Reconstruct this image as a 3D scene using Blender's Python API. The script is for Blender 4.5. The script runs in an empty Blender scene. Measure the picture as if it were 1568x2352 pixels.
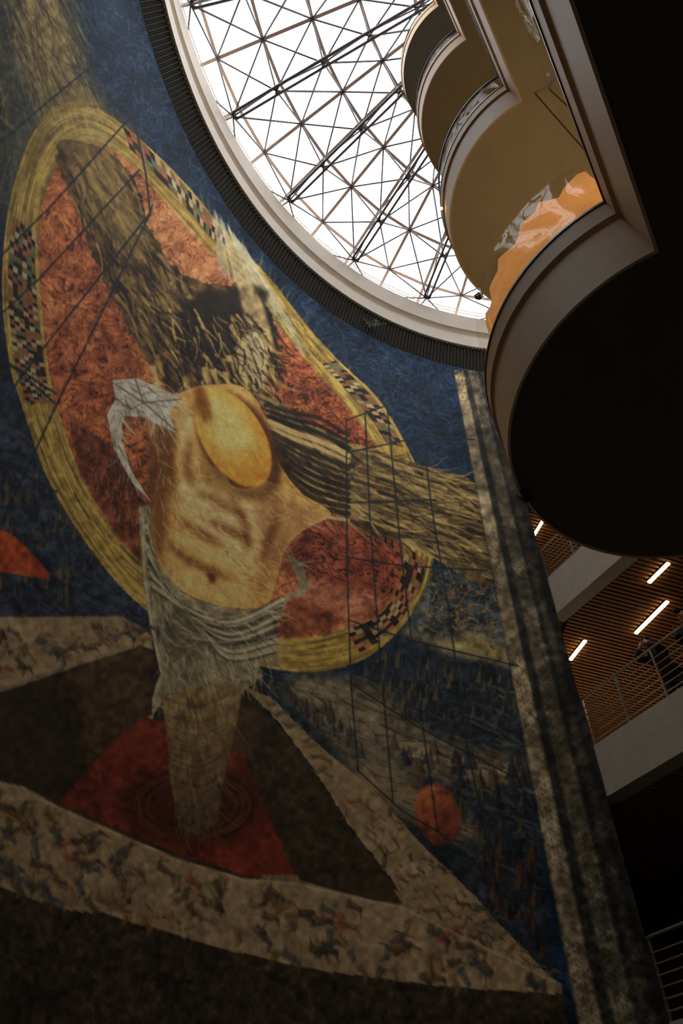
import bpy, bmesh, math, random
import numpy as np
from math import sin, cos, pi, radians, atan2, sqrt
from mathutils import Vector, Matrix
random.seed(7); rng = np.random.default_rng(7)
S_ = bpy.context.scene
COL = S_.collection
try:
    S_.view_settings.view_transform = 'Standard'
    S_.view_settings.look = 'None'
except Exception: pass

ZC = 1.6                      # eye height; heights called h are measured from the eye
C0 = (5.94, -.22); RW = 12.03; HT = 22.0
AX = (.9987, -.0385, .0326); AY = (-.0505, -.7623, .6454); AZ = (0, .6461, .7632)

# ------------------------------------------------------------ materials
def srgb(c): return tuple(((v/255)/12.92 if v/255 <= .04045 else ((v/255+.055)/1.055)**2.4) for v in c)
def mat(name, rgb, rough=.6, metal=0, spec=.4, noise=.12, nscale=3, bump=0, emis=None, estr=0, bdist=.02):
    m = bpy.data.materials.new(name); m.use_nodes = True
    nt = m.node_tree; b = nt.nodes['Principled BSDF']
    b.inputs['Roughness'].default_value = rough; b.inputs['Metallic'].default_value = metal
    b.inputs['Specular IOR Level'].default_value = spec
    tc = nt.nodes.new('ShaderNodeTexCoord'); n = nt.nodes.new('ShaderNodeTexNoise')
    n.inputs['Scale'].default_value = nscale; n.inputs['Detail'].default_value = 5
    nt.links.new(tc.outputs['Object'], n.inputs['Vector'])
    r = nt.nodes.new('ShaderNodeMapRange'); r.inputs['To Min'].default_value = 1-noise; r.inputs['To Max'].default_value = 1+noise
    r.inputs['From Min'].default_value = .3; r.inputs['From Max'].default_value = .7
    nt.links.new(n.outputs['Fac'], r.inputs['Value'])
    mx = nt.nodes.new('ShaderNodeVectorMath'); mx.operation = 'SCALE'
    l = srgb(rgb); mx.inputs[0].default_value = l
    nt.links.new(r.outputs['Result'], mx.inputs['Scale']); nt.links.new(mx.outputs[0], b.inputs['Base Color'])
    if bump:
        bp = nt.nodes.new('ShaderNodeBump'); bp.inputs['Strength'].default_value = bump; bp.inputs['Distance'].default_value = bdist
        nt.links.new(n.outputs['Fac'], bp.inputs['Height']); nt.links.new(bp.outputs[0], b.inputs['Normal'])
    if emis:
        b.inputs['Emission Color'].default_value = (*srgb(emis), 1); b.inputs['Emission Strength'].default_value = estr
    return m
def glass_mat(name, tint=(.93, .95, .94), refl=.10, wavy=0):
    m = bpy.data.materials.new(name); m.use_nodes = True; nt = m.node_tree; nt.nodes.clear()
    o = nt.nodes.new('ShaderNodeOutputMaterial'); t = nt.nodes.new('ShaderNodeBsdfTransparent'); g = nt.nodes.new('ShaderNodeBsdfGlossy')
    t.inputs[0].default_value = (*tint, 1); g.inputs['Roughness'].default_value = .02
    mx = nt.nodes.new('ShaderNodeMixShader'); lw = nt.nodes.new('ShaderNodeFresnel'); lw.inputs['IOR'].default_value = 1.45
    mr = nt.nodes.new('ShaderNodeMath'); mr.operation = 'MULTIPLY'; mr.inputs[1].default_value = refl*10
    nt.links.new(lw.outputs[0], mr.inputs[0]); nt.links.new(mr.outputs[0], mx.inputs[0])
    nt.links.new(t.outputs[0], mx.inputs[1]); nt.links.new(g.outputs[0], mx.inputs[2]); nt.links.new(mx.outputs[0], o.inputs[0])
    if wavy:
        tc = nt.nodes.new('ShaderNodeTexCoord'); n = nt.nodes.new('ShaderNodeTexWave'); n.inputs['Scale'].default_value = 1.1; n.inputs['Distortion'].default_value = 6
        n.inputs['Detail'].default_value = 1; b = nt.nodes.new('ShaderNodeBump'); b.inputs['Strength'].default_value = wavy
        b.inputs['Distance'].default_value = .2
        nt.links.new(tc.outputs['Object'], n.inputs['Vector']); nt.links.new(n.outputs['Fac'], b.inputs['Height']); nt.links.new(b.outputs[0], g.inputs['Normal'])
    return m
M = dict(
 plaster=mat('dark_plaster', (70, 64, 56), .9), ceil=mat('ceiling_plaster', (60, 55, 50), .9),
 floor=mat('stone_floor', (80, 74, 66), .5), cream=mat('cream_plaster', (242, 234, 220), .7, noise=.04),
 rib=mat('dark_ribbed_metal', (34, 29, 17), .7, noise=.15, spec=.2), fascia=mat('fascia_plaster', (236, 204, 156), .6, noise=.04, nscale=2),
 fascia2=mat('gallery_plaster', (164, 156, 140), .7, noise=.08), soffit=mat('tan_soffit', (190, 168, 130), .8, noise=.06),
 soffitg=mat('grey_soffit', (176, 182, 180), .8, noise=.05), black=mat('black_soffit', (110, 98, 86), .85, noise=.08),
 slab=mat('slab_concrete', (84, 76, 66), .8), chan=mat('black_channel', (14, 13, 12), .4),
 mull=mat('tan_mullion', (204, 178, 160), .5), steel=mat('grey_steel', (100, 96, 98), .45, metal=.1),
 rail=mat('brushed_steel', (170, 162, 148), .35, metal=.6), wood=mat('wood_slats', (140, 98, 62), .6, noise=.25, nscale=6),
 lamp=mat('lamp_glow', (255, 210, 150), .5, emis=(255, 204, 140), estr=8), lampb=mat('lamp_housing', (60, 52, 44), .5),
 paper=mat('kraft_paper', (250, 196, 134), .8, noise=.10, nscale=6, bump=.8, bdist=.05), net=mat('net_cord', (70, 66, 56), .8),
 blackp=mat('black_plastic', (20, 20, 20), .5), leaf=mat('olive_leaf', (70, 84, 50), .7), cable=mat('brass_cable', (170, 130, 60), .4, metal=.5),
 skin=mat('skin', (176, 124, 94), .6), jack1=mat('plaid_jacket', (50, 46, 50), .9, noise=.5, nscale=18), jack2=mat('dark_coat', (30, 30, 34), .9),
 jean=mat('dark_trousers', (28, 30, 40), .9), hair=mat('dark_hair', (24, 18, 14), .7), cap=mat('dark_cap', (26, 26, 30), .9),
 pane=glass_mat('skylight_glass', (.97, .975, 1), .03), glass=glass_mat('balcony_glass', (.97, .97, .95), .0035, .1),
)
# thin paper lets some light through
_nt = M['paper'].node_tree; _o = _nt.nodes['Material Output']; _p = _nt.nodes['Principled BSDF']
_t = _nt.nodes.new('ShaderNodeBsdfTranslucent'); _t.inputs[0].default_value = (*srgb((255, 190, 124)), 1)
_m = _nt.nodes.new('ShaderNodeMixShader'); _m.inputs[0].default_value = .5
_nt.links.new(_p.outputs[0], _m.inputs[1]); _nt.links.new(_t.outputs[0], _m.inputs[2]); _nt.links.new(_m.outputs[0], _o.inputs[0])
# ------------------------------------------------------------ mesh helpers
class MB:
    def __init__(s): s.v = []; s.f = []
    def add(s, vs, fs):
        k = len(s.v); s.v += [tuple(v) for v in vs]; s.f += [tuple(i+k for i in f) for f in fs]; return s
    def box(s, c, d, rot=None):
        vs = []
        for x in (-.5, .5):
            for y in (-.5, .5):
                for z in (-.5, .5):
                    p = Vector((x*d[0], y*d[1], z*d[2]))
                    if rot is not None: p = rot @ p
                    vs.append(p+Vector(c))
        return s.add(vs, [(0, 1, 3, 2), (4, 6, 7, 5), (0, 4, 5, 1), (2, 3, 7, 6), (0, 2, 6, 4), (1, 5, 7, 3)])
    def tube(s, pts, r, n=8, cap=True):
        pts = [Vector(p) for p in pts]; rings = []
        up = None
        for i, p in enumerate(pts):
            a = pts[max(i-1, 0)]; b = pts[min(i+1, len(pts)-1)]; t = (b-a).normalized()
            if up is None: up = t.orthogonal().normalized()
            up = (up - t*up.dot(t)); up = up.normalized() if up.length > 1e-6 else t.orthogonal().normalized()
            w = t.cross(up); rr = r[i] if isinstance(r, (list, tuple)) else r
            rings.append([p+(up*cos(2*pi*k/n)+w*sin(2*pi*k/n))*rr for k in range(n)])
        vs = [v for q in rings for v in q]; fs = []
        for i in range(len(pts)-1):
            for k in range(n): fs.append((i*n+k, i*n+(k+1) % n, (i+1)*n+(k+1) % n, (i+1)*n+k))
        if cap: fs += [tuple(range(n))[::-1], tuple((len(pts)-1)*n+k for k in range(n))]
        return s.add(vs, fs)
    def prism(s, poly, z0, z1):
        n = len(poly); vs = [(x, y, z0) for x, y in poly]+[(x, y, z1) for x, y in poly]
        return s.add(vs, [tuple(range(n))[::-1], tuple(range(n, 2*n))]+[(i, (i+1) % n, n+(i+1) % n, n+i) for i in range(n)])
    def lathe(s, prof, c, n=128, a0=0, a1=2*pi, closed=False):
        full = abs(a1-a0-2*pi) < 1e-6; m = n if full else n+1; vs = []
        for i in range(m):
            a = a0+(a1-a0)*i/n
            for r, z in prof: vs.append((c[0]+r*cos(a), c[1]+r*sin(a), z))
        k = len(prof); fs = []; kk = k if closed else k-1
        for i in range(n):
            j = (i+1) % m
            for q in range(kk): fs.append((i*k+q, j*k+q, j*k+(q+1) % k, i*k+(q+1) % k))
        return s.add(vs, fs)
    def build(s, name, m, parent=None, smooth=False, off=True):
        me = bpy.data.meshes.new(name)
        o0 = world_loc(parent) if parent else Vector((0, 0, 0))
        me.from_pydata([tuple(Vector(v)-o0) for v in s.v], [], s.f); me.materials.append(M[m] if isinstance(m, str) else m)
        bm = bmesh.new(); bm.from_mesh(me); bmesh.ops.recalc_face_normals(bm, faces=bm.faces); bm.to_mesh(me); bm.free()
        if smooth: me.polygons.foreach_set('use_smooth', [True]*len(me.polygons))
        o = bpy.data.objects.new(name, me); COL.objects.link(o)
        if parent: o.parent = parent
        return o
def world_loc(o):
    v = Vector((0, 0, 0))
    while o is not None: v += o.location; o = o.parent
    return v
def tag(o, label, cat, group=None):
    o['label'] = label; o['category'] = cat
    if group: o['group'] = group
    return o
def thing(name, loc, label, cat, group=None):
    o = bpy.data.objects.new(name, None); o.empty_display_size = .2; COL.objects.link(o); o.location = loc
    return tag(o, label, cat, group)
def struct(o): o['kind'] = 'structure'; return o

# ------------------------------------------------------------ the mural paint (albedo canvas)
SC = 1.5; X0, Y0 = -200, -100; CW, CH = int(1790/SC), int(2570/SC)
yy, xx = np.mgrid[0:CH, 0:CW].astype(np.float32); GX = xx*SC+X0; GY = yy*SC+Y0
IMG = np.zeros((CH, CW, 3), np.float32)
def vn(x, y, seed):
    r = np.random.default_rng(seed).random((256, 256)).astype(np.float32)
    xi = np.floor(x).astype(np.int32); yi = np.floor(y).astype(np.int32); fx = x-xi; fy = y-yi
    fx = fx*fx*(3-2*fx); fy = fy*fy*(3-2*fy); a = xi & 255; b = yi & 255; a1 = (xi+1) & 255; b1 = (yi+1) & 255
    return (r[b, a]*(1-fx)+r[b, a1]*fx)*(1-fy)+(r[b1, a]*(1-fx)+r[b1, a1]*fx)*fy
def fbm(x, y, sc, seed, oc=4):
    t = 0; amp = .5; f = 1/sc
    for k in range(oc): t = t+amp*vn(x*f+k*17.3, y*f+k*9.1, seed+k); amp *= .5; f *= 2
    return t/(1-.5**oc)
NA = fbm(GX, GY, 160, 1); NB = fbm(GX, GY, 50, 11); NC = fbm(GX, GY, 14, 21, 3)
WX = GX+(NB-.5)*110+(NC-.5)*16; WY = GY+(NA-.5)*160
SW = fbm(WX, WY, 46, 31, 2); SWL = np.clip(1-np.abs(np.sin(SW*30))*1.7, 0, 1)      # swirling contour lines
def cr(pts, n=6, closed=True):
    P = [np.array(p, float) for p in pts]; N = len(P); out = []
    for i in range(N if closed else N-1):
        if closed: a, b, c, d = P[i-1], P[i], P[(i+1) % N], P[(i+2) % N]
        else: a, b, c, d = P[max(i-1, 0)], P[i], P[i+1], P[min(i+2, N-1)]
        for k in range(n):
            t = k/n; out.append(.5*((2*b)+(-a+c)*t+(2*a-5*b+4*c-d)*t*t+(-a+3*b-3*c+d)*t**3))
    if not closed: out.append(P[-1])
    return np.array(out)
def bbox(p, m):
    x0 = max(int((p[:, 0].min()-m-X0)/SC), 0); x1 = min(int((p[:, 0].max()+m-X0)/SC)+2, CW)
    y0 = max(int((p[:, 1].min()-m-Y0)/SC), 0); y1 = min(int((p[:, 1].max()+m-Y0)/SC)+2, CH)
    return x0, x1, y0, y1
def mask(poly, smooth=False, warp=0, pad=20):
    p = cr(poly) if smooth else np.array(poly, float); x0, x1, y0, y1 = bbox(p, pad)
    if x1 <= x0 or y1 <= y0: return None
    gx = GX[y0:y1, x0:x1]; gy = GY[y0:y1, x0:x1]
    if warp: gx = gx+(NC[y0:y1, x0:x1]-.5)*warp*2; gy = gy+(NB[y0:y1, x0:x1]-.5)*warp*2
    m = np.zeros(gx.shape, bool); N = len(p)
    for i in range(N):
        ax, ay = p[i]; bx, by = p[(i+1) % N]
        if ay == by: continue
        c = ((ay > gy) != (by > gy)) & (gx < (bx-ax)*(gy-ay)/(by-ay)+ax); m ^= c
    return m, (slice(y0, y1), slice(x0, x1))
def blur(a, k):
    for ax in (0, 1):
        if k < 1: break
        c = np.cumsum(np.pad(a, [(k+1, k) if i == ax else (0, 0) for i in (0, 1)], mode='edge'), axis=ax)
        n = a.shape[ax]; w = 2*k+1
        a = (np.take(c, range(w, w+n), axis=ax)-np.take(c, range(0, n), axis=ax))/w
    return a
def fill(poly, col, al=1, smooth=False, warp=0, soft=0, tex=0, lines=0, grad=None):
    r = mask(poly, smooth, warp, 20+soft*4)
    if r is None: return
    m, s = r; m = m.astype(np.float32)
    if soft: m = blur(blur(m, soft), soft)
    c = np.array(col, np.float32)[None, None, :]*np.ones(m.shape+(1,), np.float32)
    if grad is not None:
        (gx0, gy0), (gx1, gy1), c2 = grad; dx, dy = gx1-gx0, gy1-gy0
        t = np.clip(((GX[s]-gx0)*dx+(GY[s]-gy0)*dy)/(dx*dx+dy*dy), 0, 1)[..., None]; c = c*(1-t)+np.array(c2)*t
    if tex: c = c*(1+tex*2*((NB[s]-.5)+(NC[s]-.5)))[..., None]
    if lines: c = c*(1-lines*SWL[s])[..., None]
    a = (m*al)[..., None]; IMG[s] = IMG[s]*(1-a)+c*a
def stroke(pts, w, col, al=1, soft=1.5):
    p = np.array(pts, float); ws = np.linspace(w[0], w[1], len(p)) if isinstance(w, tuple) else np.full(len(p), w)
    x0, x1, y0, y1 = bbox(p, ws.max()+soft+1)
    if x1 <= x0 or y1 <= y0: return
    gx = GX[y0:y1, x0:x1]; gy = GY[y0:y1, x0:x1]; m = np.zeros(gx.shape, np.float32)
    for i in range(len(p)-1):
        ax, ay = p[i]; dx, dy = p[i+1]-p[i]; L = dx*dx+dy*dy+1e-6
        t = np.clip(((gx-ax)*dx+(gy-ay)*dy)/L, 0, 1); d = np.hypot(gx-ax-t*dx, gy-ay-t*dy)
        m = np.maximum(m, np.clip((ws[i]+(ws[i+1]-ws[i])*t-d)/soft+.5, 0, 1))
    a = (m*al)[..., None]; IMG[y0:y1, x0:x1] = IMG[y0:y1, x0:x1]*(1-a)+np.array(col, np.float32)*a
def inside(p, x, y):
    r = False; N = len(p)
    for i in range(N):
        ax, ay = p[i]; bx, by = p[i-1]
        if (ay > y) != (by > y) and x < (bx-ax)*(y-ay)/(by-ay)+ax: r = not r
    return r
def hatch(poly, n, fn, L, w, cols, al=.6, wob=.25):
    P = np.array(poly, float); lo = P.min(0); hi = P.max(0); k = 0; tries = 0
    while k < n and tries < n*8:
        tries += 1; x = random.uniform(lo[0], hi[0]); y = random.uniform(lo[1], hi[1])
        if not inside(P, x, y): continue
        k += 1; a = fn(x, y)+random.gauss(0, wob); pts = [(x, y)]; da = random.gauss(0, .18); st = random.uniform(.5, 1.2)*L/4
        for _ in range(4): x += cos(a)*st; y += sin(a)*st; a += da; pts.append((x, y))
        stroke(pts, (random.uniform(.5, 1)*w, .4), random.choice(cols), al*random.uniform(.5, 1))
def peaks(poly, n, s, cols):                       # small jagged rock spires
    P = np.array(poly, float); lo = P.min(0); hi = P.max(0); pts = []; t = 0
    while len(pts) < n and t < n*10:
        t += 1; x = random.uniform(lo[0], hi[0]); y = random.uniform(lo[1], hi[1])
        if inside(P, x, y): pts.append((x, y))
    for x, y in sorted(pts, key=lambda q: q[1]):
        h = s*random.uniform(.4, 1.2); w = h*.3; c = np.array(random.choice(cols), float)
        fill([(x-w, y), (x-w*.3, y-h*.55), (x, y-h), (x+w*.35, y-h*.5), (x+w, y)], c*.6, .6)
        fill([(x-w, y), (x-w*.3, y-h*.55), (x, y-h), (x+w*.05, y)], c*1.15, .6)

# base: deep swirling blue, browner toward the foot
IMG[:] = np.array((28, 46, 70)); IMG[:] *= (.5+1.0*NB)[..., None]
kb = np.clip((GY-1380)/120, 0, 1)[..., None]*(GX < 600)[..., None]; IMG[:] = IMG*(1-kb)+np.array((60, 52, 38))*kb
IMG[:] = IMG*(1-.6*SWL[..., None])+np.array((12, 17, 26))*(.6*SWL[..., None])
SW2 = np.clip(1-np.abs(np.sin(SW*30+1.6))*2.4, 0, 1)[..., None]*.35; IMG[:] = IMG*(1-SW2)+np.array((76, 96, 112))*SW2
# upper left: olive rays of the raised arm
fill([(-200, -100), (60, -100), (60, 300), (-60, 480), (-200, 500)], (80, 82, 62), .75, soft=20, tex=.3)
fill([(20, -100), (130, -100), (200, 190), (300, 380), (350, 600), (230, 640), (130, 420), (60, 180)], (134, 118, 74), .95, soft=14, tex=.3)
hatch([(0, -100), (140, -100), (230, 240), (330, 420), (250, 560), (140, 420), (20, 120)], 520, lambda x, y: 1.15, 120, 3, [(168, 150, 94), (66, 62, 44), (108, 104, 80), (42, 42, 34)], .55, .12)
hatch([(-150, 0), (40, 0), (80, 300), (-100, 600)], 240, lambda x, y: 1.3, 70, 2.5, [(116, 110, 76), (46, 58, 66), (132, 120, 70)], .55)
hatch([(150, -80), (330, -80), (560, 500), (300, 280), (180, 190)], 520, lambda x, y: 1.1, 34, 2, [(16, 22, 34), (70, 90, 108), (48, 68, 90)], .65, .6)
hatch([(620, 620), (800, 740), (1100, 860), (1060, 1080), (960, 1060), (860, 900)], 420, lambda x, y: .4, 40, 2, [(16, 22, 34), (64, 84, 100), (46, 66, 88)], .6, .7)
# lower left plain and right plain
fill([(-200, 880), (120, 960), (210, 1230), (420, 1450), (330, 1480), (-200, 1440)], (56, 64, 78), .85, soft=14, tex=.35, lines=.3)
hatch([(-100, 960), (90, 1000), (260, 1330), (300, 1420), (-100, 1420)], 300, lambda x, y: .6, 70, 2.5, [(32, 38, 48), (92, 94, 94), (80, 74, 58)], .5)
peaks([(-60, 1080), (100, 1080), (230, 1300), (200, 1400), (-60, 1380)], 130, 36, [(72, 74, 74), (98, 86, 64), (46, 54, 70)])
fill([(-80, 1200), (20, 1225), (80, 1280), (115, 1328), (60, 1322), (-80, 1290)], (160, 72, 40), .95, smooth=True, tex=.3)
fill([(-200, 640), (60, 700), (30, 1000), (-200, 1000)], (50, 60, 70), .6, soft=15, tex=.4)
fill([(560, 1560), (800, 1560), (930, 1430), (1180, 1530), (1290, 2352), (1270, 2260), (1000, 2000), (800, 1790)], (50, 57, 64), .9, soft=8, tex=.3, lines=.3)
fill([(650, 1560), (830, 1570), (1010, 1700), (1190, 1750), (1190, 1800), (960, 1770), (760, 1660)], (146, 130, 96), .85, smooth=True, soft=14, tex=.3)
fill([(720, 1600), (860, 1620), (900, 1800), (860, 1860), (760, 1720)], (122, 112, 90), .6, smooth=True, soft=16)
fill([(800, 1740), (900, 1760), (1100, 1900), (1080, 1930), (900, 1860)], (150, 130, 92), .8, smooth=True, soft=12)
hatch([(600, 1540), (1180, 1560), (1230, 2050), (960, 1900), (700, 1650)], 420, lambda x, y: .35, 90, 3, [(130, 120, 92), (38, 44, 52), (84, 86, 84), (30, 36, 42)], .5, .1)
peaks([(600, 1570), (760, 1640), (860, 1760), (740, 1690)], 60, 34, [(70, 74, 72), (92, 84, 64)])
peaks([(830, 1500), (1180, 1560), (1195, 1690), (900, 1650)], 120, 36, [(80, 80, 66), (54, 62, 72), (100, 90, 66)])
peaks([(900, 1720), (1210, 1760), (1230, 1960), (1110, 1950), (950, 1800)], 90, 48, [(94, 82, 60), (52, 58, 66)])
peaks([(1080, 1950), (1240, 1980), (1260, 2230), (1120, 2080)], 60, 54, [(92, 64, 48), (48, 50, 54)])
fill([(952, 1850), (975, 1808), (1020, 1808), (1052, 1860), (1055, 1910), (1010, 1945), (965, 1905)], (164, 92, 56), .95, smooth=True, tex=.3, soft=2, grad=((960, 1820), (1060, 1930), (86, 46, 32)))
fill([(920, 1440), (980, 1300), (1140, 1330), (1180, 1532), (1040, 1500)], (82, 92, 90), .85, soft=6, tex=.4, lines=.4)
fill([(880, 1430), (1000, 1470), (1100, 1450), (1180, 1500), (1180, 1532), (1030, 1500)], (176, 158, 100), .8, soft=6, tex=.3)
hatch([(960, 1330), (1150, 1340), (1175, 1500), (960, 1440)], 300, lambda x, y: -.3, 22, 2.2, [(170, 138, 78), (44, 58, 76), (160, 100, 62), (108, 122, 116)], .8, .8)
# big halo ring
RC = np.array((480., 900.))
OUT = [(180, 235), (270, 275), (400, 395), (500, 510), (620, 640), (740, 790), (870, 920), (950, 1060), (995, 1200), (985, 1330), (930, 1430), (850, 1505), (750, 1540), (640, 1538), (500, 1500), (400, 1440), (300, 1370), (200, 1250), (110, 1100), (60, 960), (20, 820), (5, 650), (20, 480), (60, 340), (110, 262)]
INN = [(190, 330), (265, 350), (340, 420), (470, 570), (600, 700), (720, 850), (825, 970), (895, 1090), (925, 1200), (922, 1310), (880, 1400), (800, 1440), (700, 1465), (600, 1455), (480, 1400), (330, 1290), (265, 1220), (190, 1100), (130, 930), (105, 800), (90, 620), (95, 480), (130, 390)]
def polar(p):
    q = cr(p)-RC; a = np.arctan2(q[:, 1], q[:, 0]); r = np.hypot(q[:, 0], q[:, 1]); i = np.argsort(a); return a[i], r[i]
ao, ro = polar(OUT); ai, ri = polar(INN)
def rp(a, s):
    a = (a+pi) % (2*pi)-pi; o = np.interp(a, ao, ro, period=2*pi); n = np.interp(a, ai, ri, period=2*pi); r = n+(o-n)*s
    return (RC[0]+cos(a)*r, RC[1]+sin(a)*r)
def spikes(a0, a1, n, L, cols):
    for k in range(n):
        a = radians(a0+(a1-a0)*(k+random.random()*.6)/n); p = rp(a, .93); q = rp(a+.035, .93); b = a+random.uniform(-.5, .3); l = L*random.uniform(.4, 1.1)
        fill([p, q, (p[0]+cos(b)*l, p[1]+sin(b)*l)], random.choice(cols), .65)
spikes(-115, -60, 18, 40, [(100, 98, 58), (60, 70, 62)]); spikes(-60, 30, 22, 26, [(96, 94, 58), (62, 74, 72)]); spikes(30, 200, 26, 20, [(86, 80, 50), (52, 54, 48)])
fill(OUT, (168, 140, 68), 1, smooth=True, tex=.18)
fill([(100, 240), (200, 210), (330, 330), (300, 360), (150, 420), (40, 560), (0, 500), (30, 330)], (126, 118, 76), .5, soft=16)
for k in range(1300):
    a = random.uniform(-pi, pi); s = random.uniform(0, 1); d = random.uniform(.05, .22)
    stroke([rp(a+d*t/4, s) for t in range(5)], random.uniform(.8, 3.2), random.choice([(204, 174, 98), (106, 92, 46), (156, 134, 70), (76, 70, 44), (210, 174, 82)]), .5)
fill(INN, (180, 104, 66), 1, smooth=True, tex=.3, lines=.55)
fill([(330, 440), (480, 600), (620, 740), (640, 700), (500, 560), (400, 420)], (150, 132, 70), .25, soft=10)
fill([(230, 350), (340, 430), (600, 720), (560, 740), (420, 690), (300, 520)], (208, 134, 90), .8, smooth=True, soft=6, tex=.2, lines=.4)
fill([(640, 780), (760, 900), (880, 1090), (760, 1060), (660, 960), (630, 860)], (158, 82, 50), .8, smooth=True, soft=6, tex=.3, lines=.75)
fill([(690, 1180), (800, 1180), (915, 1230), (900, 1370), (800, 1430), (680, 1350)], (138, 74, 53), .9, smooth=True, soft=5, tex=.3, lines=.8)
fill([(680, 1320), (900, 1370), (800, 1440), (640, 1455)], (200, 132, 98), .6, soft=6, tex=.2)
fill([(120, 780), (220, 790), (330, 1100), (330, 1160), (200, 1080), (140, 930)], (180, 102, 63), .9, soft=5, tex=.3, lines=.6)
fill([(150, 940), (300, 1060), (345, 1190), (335, 1300), (260, 1220), (180, 1080)], (112, 66, 45), .95, soft=3, tex=.3, lines=.4)
fill([(620, 1390), (690, 1370), (800, 1425), (700, 1465), (600, 1455)], (118, 66, 45), .8, soft=3, tex=.3)
peaks([(200, 1020), (330, 1170), (330, 1280), (200, 1090)], 60, 26, [(146, 92, 60), (84, 50, 36)])
hatch([(110, 450), (300, 420), (330, 700), (330, 1000), (150, 900)], 300, lambda x, y: 1.2, 60, 2.4, [(106, 58, 40), (210, 136, 92), (126, 70, 48)], .5, .6)
hatch([(640, 800), (760, 900), (880, 1080), (700, 1020)], 240, lambda x, y: .9, 34, 2.2, [(56, 32, 23), (212, 132, 78), (98, 54, 36)], .7, .9)
# mosaics set into the ring
def mosaic(a0, a1, s0, s1, na, ns, cols):
    for i in range(na):
        for j in range(ns):
            aa = radians(a0+(a1-a0)*i/na); ab = radians(a0+(a1-a0)*(i+1)/na); u = s0+(s1-s0)*j/ns; v = s0+(s1-s0)*(j+1)/ns
            fill([rp(aa, u), rp(ab, u), rp(ab, v), rp(aa, v)], random.choice(cols) if (i+j) % 2 else random.choice([(26, 24, 20), (40, 36, 30), (110, 100, 60)]), .88)
mc = [(176, 164, 130), (152, 90, 72), (88, 104, 88), (130, 82, 68), (176, 144, 120), (34, 32, 28)]
mosaic(176, 222, .1, .85, 40, 6, mc); mosaic(-108, -84, .45, .95, 24, 3, mc); mosaic(-14, 16, .4, .9, 26, 3, mc); mosaic(38, 60, .05, .8, 16, 6, [(180, 146, 116), (160, 92, 62), (34, 32, 28), (170, 104, 74)])
# light rays
for k in range(70):
    t = k/69; x = 490+70*t+random.uniform(-5, 5); stroke([(x, 480+90*t), (x+10+130*t, 620+190*t*random.uniform(.7, 1.1))], (1.2, 2), (190, 194, 170), .26)
for k in range(30):
    x = random.uniform(110, 260); stroke([(x, 250), (x+70, 470)], 1.4, (176, 166, 120), .25)
# raised left arm of roots
arm = [(130, 330), (230, 340), (300, 400), (350, 540), (430, 640), (540, 650), (600, 680), (640, 800), (600, 900), (480, 930), (380, 880), (300, 760), (240, 640), (170, 480)]
fill(arm, (80, 66, 40), .93, smooth=True, warp=14, tex=.45)
hatch(arm, 600, lambda x, y: 1.05 if y < 640 else .95, 120, 6, [(38, 31, 20), (150, 126, 74), (26, 22, 15), (106, 90, 52), (190, 162, 98)], .6, .12)
fill([(140, 300), (250, 340), (350, 560), (310, 620), (200, 480)], (148, 130, 80), .45, soft=10)
fill([(430, 690), (520, 660), (600, 660), (620, 760), (580, 860), (500, 870), (400, 780)], (30, 25, 17), .85, smooth=True, warp=16, soft=3)
fill([(545, 650), (560, 640), (600, 690), (625, 790), (600, 850), (575, 780)], (180, 162, 112), .85, smooth=True, soft=2, tex=.3)
fill([(550, 780), (600, 770), (610, 880), (575, 900), (545, 850)], (204, 190, 150), .8, smooth=True, soft=2)
hatch([(330, 700), (600, 720), (640, 860), (520, 960), (380, 900)], 360, lambda x, y: 1.05, 60, 4.5, [(22, 18, 12), (220, 188, 112), (80, 64, 38), (34, 28, 18)], .7, .25)
for k in range(22):
    x = random.uniform(340, 540); y = random.uniform(810, 880); fill([(x-8, y), (x+8, y), (x+14+random.uniform(-6, 6), y+random.uniform(30, 60))], random.choice([(232, 200, 124), (176, 142, 78), (40, 32, 20)]), .7, soft=1)
# right arm of wood streaks
ra = [(590, 890), (690, 960), (800, 1010), (960, 1070), (1095, 1110), (1120, 1200), (1130, 1340), (1010, 1290), (880, 1230), (760, 1180), (680, 1140), (620, 1040)]
fill(ra, (116, 99, 61), .92, smooth=True, warp=8, tex=.4)
hatch(ra, 600, lambda x, y: .33 if x > 800 else .58, 150, 5, [(48, 41, 28), (176, 152, 96), (86, 79, 58), (204, 174, 106), (40, 36, 27)], .6, .07)
for k in range(14):
    y0 = 930+k*13; stroke(cr([(610+k*3, y0), (680, y0+20+k*2), (730, y0+30+k*4), (800, y0+70+k*2)], 8, False), random.uniform(3, 6), random.choice([(28, 22, 14), (232, 198, 126), (44, 34, 20)]), .75, 3)
# torso
tor = [(345, 940), (420, 900), (470, 885), (560, 890), (610, 960), (640, 1060), (690, 1130), (760, 1180), (700, 1215), (655, 1262), (635, 1330), (610, 1392), (540, 1396), (440, 1372), (365, 1330), (345, 1250), (352, 1150), (362, 1060), (345, 1000)]
fill(tor, (226, 168, 90), 1, smooth=True, tex=.12)
fill([(345, 940), (395, 960), (400, 1100), (385, 1200), (400, 1330), (345, 1320), (340, 1150)], (104, 70, 34), .9, soft=9)
fill([(400, 960), (450, 960), (440, 1150), (410, 1130)], (252, 208, 132), .65, soft=7)
fill([(610, 1130), (760, 1180), (690, 1220), (650, 1270), (635, 1330), (600, 1240)], (180, 134, 84), .8, soft=6)
fill([(420, 1100), (560, 1120), (640, 1180), (600, 1300), (470, 1250), (420, 1180)], (252, 214, 148), .7, smooth=True, soft=10)
fill([(400, 1200), (480, 1240), (600, 1330), (600, 1390), (440, 1370), (370, 1320)], (250, 194, 114), .75, smooth=True, soft=8)
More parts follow.
